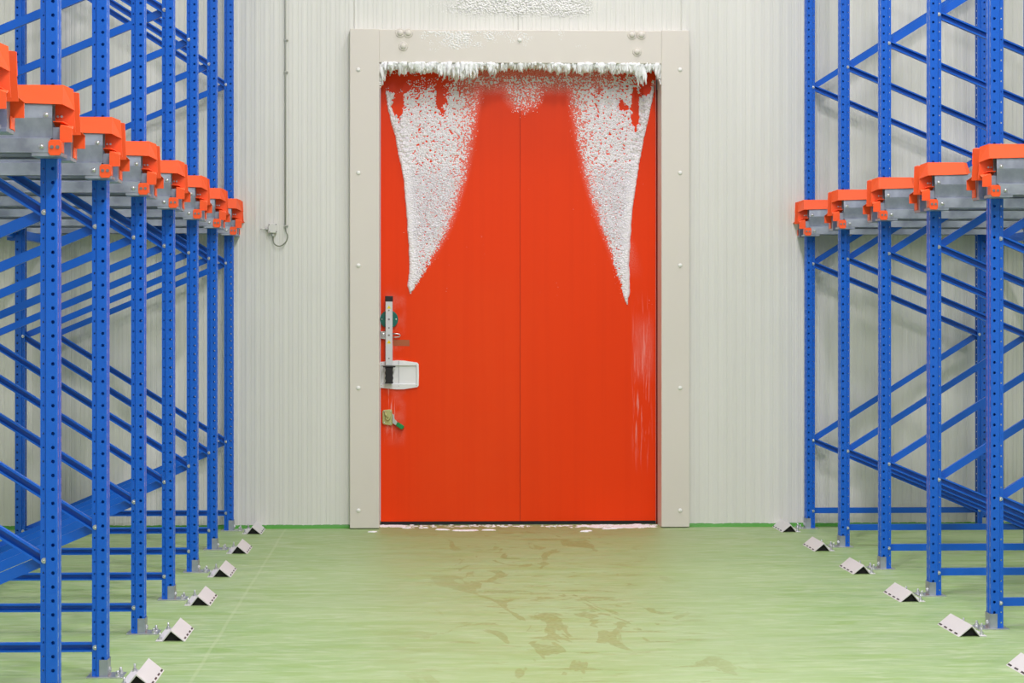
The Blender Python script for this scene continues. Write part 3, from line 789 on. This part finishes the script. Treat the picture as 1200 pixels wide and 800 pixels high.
# feet: plate, galvanised shoe wrapped round the aisle side, two anchor bolts
def foot(parent, x, flip):
    f_ = MB(); f_.box(-0.068, 0.082, -0.072, 0.072, 0.0, 0.006)
    bp = f_.build('base_plate', ZINC, parent, bevel=0.001); bp.location = (x, 0, 0); bp.rotation_euler = (0, 0, PI if flip else 0)
    s_ = MB(); H1 = 0.075
    s_.strip([[(0.030, -0.0475, z_), (-0.004, -0.0475, z_), (-0.0045, -0.035, z_), (-0.0045, 0.035, z_), (-0.004, 0.0475, z_), (0.030, 0.0475, z_)] for z_ in (0.006, H1)])
    sh = s_.build('shoe', GALV, bp, solid=0.003, offset=0)
    b2 = MB(); b2.cyl((-0.014, 0, 0.03), (-0.004, 0, 0.03), 0.009, n=6, smooth=False); b2.cyl((-0.008, 0, 0.03), (-0.004, 0, 0.03), 0.012, n=14); b2.build('shoe_bolt', ZINC, bp)
    for yy in (-0.05, 0.05):
        b3 = MB(); b3.cyl((-0.046, yy, 0.006), (-0.046, yy, 0.008), 0.014, n=16); b3.cyl((-0.046, yy, 0.008), (-0.046, yy, 0.017), 0.010, n=6, smooth=False); b3.cyl((-0.046, yy, 0.017), (-0.046, yy, 0.030), 0.0055, n=10)
        b3.build('anchor_bolt', ZINC, bp)
foot(frame, 0, False); foot(frame, REAR, True)

ORD = ['nearest the back wall', 'second from the back wall', 'third from the back wall', 'fourth from the back wall', 'fifth from the back wall', 'sixth from the back wall', 'seventh from the back wall', 'nearest the camera']
def place(root, side, k, first_):
    X_ = XRF if side == 'right' else XLF; rz = 0 if side == 'right' else PI
    loc = (X_, Y0 - DY * k, 0)
    if first_: root.location = loc; root.rotation_euler = (0, 0, rz); return root
    return copy_tree(root, loc, rz)
# ---- support rails with orange entry guides: one each side of every frame
def make_rail(s):
    """s = -1: on the camera side of a right-hand frame, +1: on its far side; y is measured from the frame's centre"""
    r = empty('support_rail', (XRF, Y0, 0))
    Lr = 2.5
    q = lambda y: s * y
    # galvanised profile: top flange, web, ledge, lip
    m = MB(); secs = [(0.075, 2.262), (0.135, 2.262), (0.140, 2.205), (0.134, 2.134), (0.178, 2.128), (0.178, 2.080), (0.166, 2.080)]
    rows = [[(x, q(y), z_) for y, z_ in secs] for x in (0.003, Lr)]
    m.strip(rows); bmesh.ops.recalc_face_normals(m.bm, faces=m.bm.faces)
    pr = m.build('rail_profile', GALV, r, solid=0.0025, offset=0)
    # inner box of the rail seen from the aisle
    m = MB(); m.box(0.003, Lr, min(q(0.070), q(0.076)), max(q(0.070), q(0.076)), 2.082, 2.262); m.build('inner_web', GALV, r)
    m = MB(); m.box(-0.035, 0.07, min(q(0.047), q(0.177)), max(q(0.047), q(0.177)), 2.066, 2.079); m.build('bearing_bracket', GALV, r, bevel=0.001)
    # orange guide: skirt, sloping top, inner sheet and chamfered nose
    m = MB()
    E = 0.200
    outl = [(-0.034, 0.146), (E - 0.03, 0.146), (E, 0.118), (E, 0.066)]
    nose = [(-0.062, 0.066)]
    lo = [(-0.064, 0.064, 2.238), (-0.034, 0.146, 2.252), (E - 0.028, 0.146, 2.258), (E, 0.120, 2.258), (E, 0.064, 2.258)]
    hi = [(-0.060, 0.070, 2.312), (-0.032, 0.124, 2.322), (E - 0.040, 0.124, 2.322), (E - 0.018, 0.106, 2.320), (E - 0.018, 0.070, 2.320)]
    m.strip([[(x, q(y), z_) for x, y, z_ in lo], [(x, q(y), z_) for x, y, z_ in hi]])
    # top
    v = [m.bm.verts.new((x, q(y), z_)) for x, y, z_ in hi]; m.face(v)
    gd = m.build('entry_guide', ORANGE, r, solid=0.003, offset=0)
    # inner sheet, tall and pointed, its end turned in as a pocket with two screws
    m = MB(); m.strip([[(-0.060, q(0.064), 2.166), (-0.066, q(0.064), 2.166)], [(-0.058, q(0.067), 2.312), (-0.060, q(0.067), 2.312)]])
    m2 = MB()
    A = [(-0.068, 2.160), (0.015, 2.160), (0.015, 2.262), (E - 0.02, 2.262), (E - 0.02, 2.318), (-0.058, 2.314)]
    m2.hull([(x, q(0.0625), z_) for x, z_ in A], [(x, q(0.0655), z_) for x, z_ in A]); m.bm.free()
    m2.hull([(x, q(0.0655), z_) for x, z_ in ((-0.055, 2.180), (0.004, 2.180), (0.004, 2.183), (-0.055, 2.183))], [(x, q(0.120), z_ + 0.012) for x, z_ in ((-0.030, 2.180), (0.004, 2.180), (0.004, 2.183), (-0.030, 2.183))])
    m2.build('inner_sheet', ORANGE, gd)
    for zz in (2.222, 2.213):
        m = MB(); xx = -0.020 if zz > 2.22 else -0.006; m.cyl((xx, q(0.064), 2.215), (xx, q(0.074), 2.215), 0.0045, n=8); m.build('guide_screw', ZINC, gd)
    # stop blade with turned-over top
    m = MB()
    m.hull([(x, q(0.150), z_) for x, z_ in ((-0.070, 2.117), (-0.026, 2.117), (-0.026, 2.172), (-0.033, 2.180), (-0.070, 2.166))],
           [(x, q(0.157), z_) for x, z_ in ((-0.070, 2.117), (-0.026, 2.117), (-0.026, 2.172), (-0.033, 2.180), (-0.070, 2.166))])
    m.hull([(-0.072, q(0.150), 2.164), (-0.028, q(0.150), 2.178), (-0.028, q(0.157), 2.178), (-0.072, q(0.157), 2.164)],
           [(-0.060, q(0.064), 2.178), (-0.010, q(0.064), 2.186), (-0.010, q(0.064), 2.190), (-0.060, q(0.064), 2.182)])
    m.build('stop_blade', ORANGE, r, bevel=0.0015)
    # galvanised stub behind the blade
    m = MB(); m.box(-0.030, 0.003, min(q(0.078), q(0.132)), max(q(0.078), q(0.132)), 2.080, 2.172); m.build('rail_stub', GALV, r)
    # end bracket with two screws
    m = MB(); m.ext([(-0.036, 2.078), (-0.029, 2.069), (0.003, 2.069), (0.010, 2.078), (0.010, 2.116), (0.003, 2.124), (-0.029, 2.124), (-0.036, 2.116)], 'y', min(q(0.178), q(0.184)), max(q(0.178), q(0.184)))
    m.box(-0.036, -0.031, min(q(0.12), q(0.183)), max(q(0.12), q(0.183)), 2.080, 2.120)
    eb = m.build('end_bracket', ORANGE, r, bevel=0.001)
    for xx in (-0.023, -0.003):
        m = MB(); m.cyl((xx, q(0.184), 2.098), (xx, q(0.187), 2.098), 0.0065, n=12); m.build('bracket_screw', bpy.data.materials['dull_steel'], eb)
    for xx, yy, zz in ((0.024, 0.1385, 2.215), (0.034, 0.178, 2.100)):
        m = MB(); m.cyl((xx, q(yy), zz), (xx, q(yy + 0.004), zz), 0.011, n=14); m.dome((xx, q(yy + 0.004), zz), (0, s, 0), 0.008, 0.006, 12, 3); m.build('rail_bolt', ZINC, r)
    return r
rails = {-1: make_rail(-1), 1: make_rail(1)}

# ---- cross beam behind the rear uprights, carrying the rails
beam = empty('cross_beam', (XRF + REAR, Y0, 0))
m = MB(); m.ext([(0.004, 2.008), (0.046, 2.008), (0.046, 2.062), (0.040, 2.0655), (0.004, 2.0655)], 'y', -DY + 0.05, -0.05); m.build('beam', BLUE, beam, bevel=0.002)
for yy in (-DY + 0.047, -0.047):
    m = MB(); m.box(0.0015, 0.05, yy - 0.003, yy + 0.003, 1.99, 2.0655); m.build('beam_connector', BLUE, beam)

# ---- floor guards
def guard_mesh(s):
    gd = empty('floor_guard', (XRF, Y0, 0))
    m = MB(); y0, y1 = -0.29, 0.14
    A = [(-0.218, 0.0), (-0.152, 0.054), (-0.112, 0.004), (-0.082, 0.004), (-0.082, 0.0), (-0.116, 0.0), (-0.1525, 0.0465), (-0.210, 0.0)]
    m.ext([(x, z_) for x, z_ in A], 'y', -0.29, 0.14)
    an = m.build('angle_bar', PLATE, gd, bevel=0.0008)
    m = MB()
    for k in range(4):
        yy = -0.24 + k * 0.105
        # short slots along the foot of the sloping leg
        a = Vector((-0.2185, 0, 0.0)); d = Vector((0.066, 0, 0.054)).normalized(); nrm = Vector((-d.z, 0, d.x))
        p0 = a + d * 0.006; p1 = a + d * 0.014
        m.hull([tuple(p0 + nrm * 0.0004 + Vector((0, yy, 0))), tuple(p1 + nrm * 0.0004 + Vector((0, yy, 0))), tuple(p1 + nrm * -0.001 + Vector((0, yy, 0))), tuple(p0 + nrm * -0.001 + Vector((0, yy, 0)))],
               [tuple(p0 + nrm * 0.0004 + Vector((0, yy + .055, 0))), tuple(p1 + nrm * 0.0004 + Vector((0, yy + .055, 0))), tuple(p1 + nrm * -0.001 + Vector((0, yy + .055, 0))), tuple(p0 + nrm * -0.001 + Vector((0, yy + .055, 0)))])
    m.build('slot_row', BLACK, an)
    m = MB(); m.ext([(-0.207, 0.001), (-0.1525, 0.0455), (-0.118, 0.001)], 'y', -0.26, 0.13); m.build('hollow_shade', RUBBER, gd)  # black filling that stands for the shade inside the open, hollow guard
    for yy in (-0.25, 0.10):
        m = MB(); m.cyl((-0.098, yy, 0.004), (-0.098, yy, 0.006), 0.013, n=14); m.cyl((-0.098, yy, 0.006), (-0.098, yy, 0.015), 0.0095, n=6, smooth=False); m.cyl((-0.098, yy, 0.015), (-0.098, yy, 0.036), 0.005, n=10)
        m.build('anchor_bolt', ZINC, gd)
    return gd
guard = guard_mesh(1)
guardL = guard_mesh(-1)
for ch_ in list(guardL.children_recursive):                        # mirrored for the left rack: front and back stay as they are
    if ch_.parent == guardL:
        pass
for ch_ in guardL.children_recursive:
    for v in ch_.data.vertices: v.co.x = -v.co.x
    ch_.data.flip_normals()

done = {'frame': True, 'beam': True, -1: True, 1: True}
for side, n in (('right', NR), ('left', NL)):
    for k in range(n + 1):
        o = place(frame, side, k, done['frame']); done['frame'] = False
        last = ORD[k] if k < n or side == 'right' else 'nearest the camera'
        tag(o, 'blue perforated upright frame with diagonal braces in the %s rack, %s' % (side, last), 'rack frame', 'blue upright frames of the %s rack' % side)
        for s in (-1, 1):
            s2 = s if side == 'right' else -s                      # the left rack is the right one turned round
            o = place(rails[s], side, k, done[s]); done[s] = False
            where = 'camera' if s2 == -1 else 'far'
            tag(o, 'galvanised rail on the %s side of the %s rack frame %s' % (where, side, last), 'support rail', 'galvanised support rails of the %s rack' % side)
        if k < n:
            X_ = XRF + REAR if side == 'right' else XLF - REAR
            if side == 'right':
                o = beam if done['beam'] else copy_tree(beam, (X_, Y0 - DY * k, 0), 0); done['beam'] = False; o.location = (X_, Y0 - DY * k, 0)
            else: o = copy_tree(beam, (X_, Y0 - DY * (k + 1), 0), PI)
            tag(o, 'blue cross beam under the rails behind the %s rack, bay %s' % (side, last), 'cross beam', 'blue cross beams behind the %s rack' % side)
        if side == 'right':
            o = guard if k == 0 else copy_tree(guard, (XRF, Y0 - DY * k, 0), 0)
            if k == 0: o.location = (XRF, Y0, 0)
        elif k < 6:
            o = guardL if k == 0 else copy_tree(guardL, (XLF, Y0 - DY * k, 0), 0)
            if k == 0: o.location = (XLF, Y0, 0)
        else: continue
        tag(o, 'light grey tent-shaped floor guard beside the %s rack, %s' % (side, last), 'floor guard', 'steel floor guards along the %s rack' % side)

# ================================================================== LUMINAIRES
lum = None
for i, (lx, ly, pw) in enumerate(LAMPS):
    if lum is None:
        lum = empty('ceiling_light', (lx, ly, CEIL))
        m = MB(); m.ext([(-0.09, 0), (0.09, 0), (0.20, -0.11), (0.20, -0.135), (-0.20, -0.135), (-0.20, -0.11)], 'y', -0.8, 0.8); m.build('housing', GREYP, lum)
        m = MB(); m.box(-0.18, 0.18, -0.77, 0.77, -0.145, -0.135); m.build('diffuser', LAMPM, lum)
        o = lum
    else: o = copy_tree(lum, (lx, ly, CEIL), 0)
    tag(o, 'long white ceiling light over the %s, %s' % (('aisle', ORD[i]) if i < 5 else ('left rack, added fill' if i < 7 else 'right rack, added fill', 'nearer the back wall' if i % 2 else 'farther from the back wall')), 'ceiling light', 'long white ceiling lights')
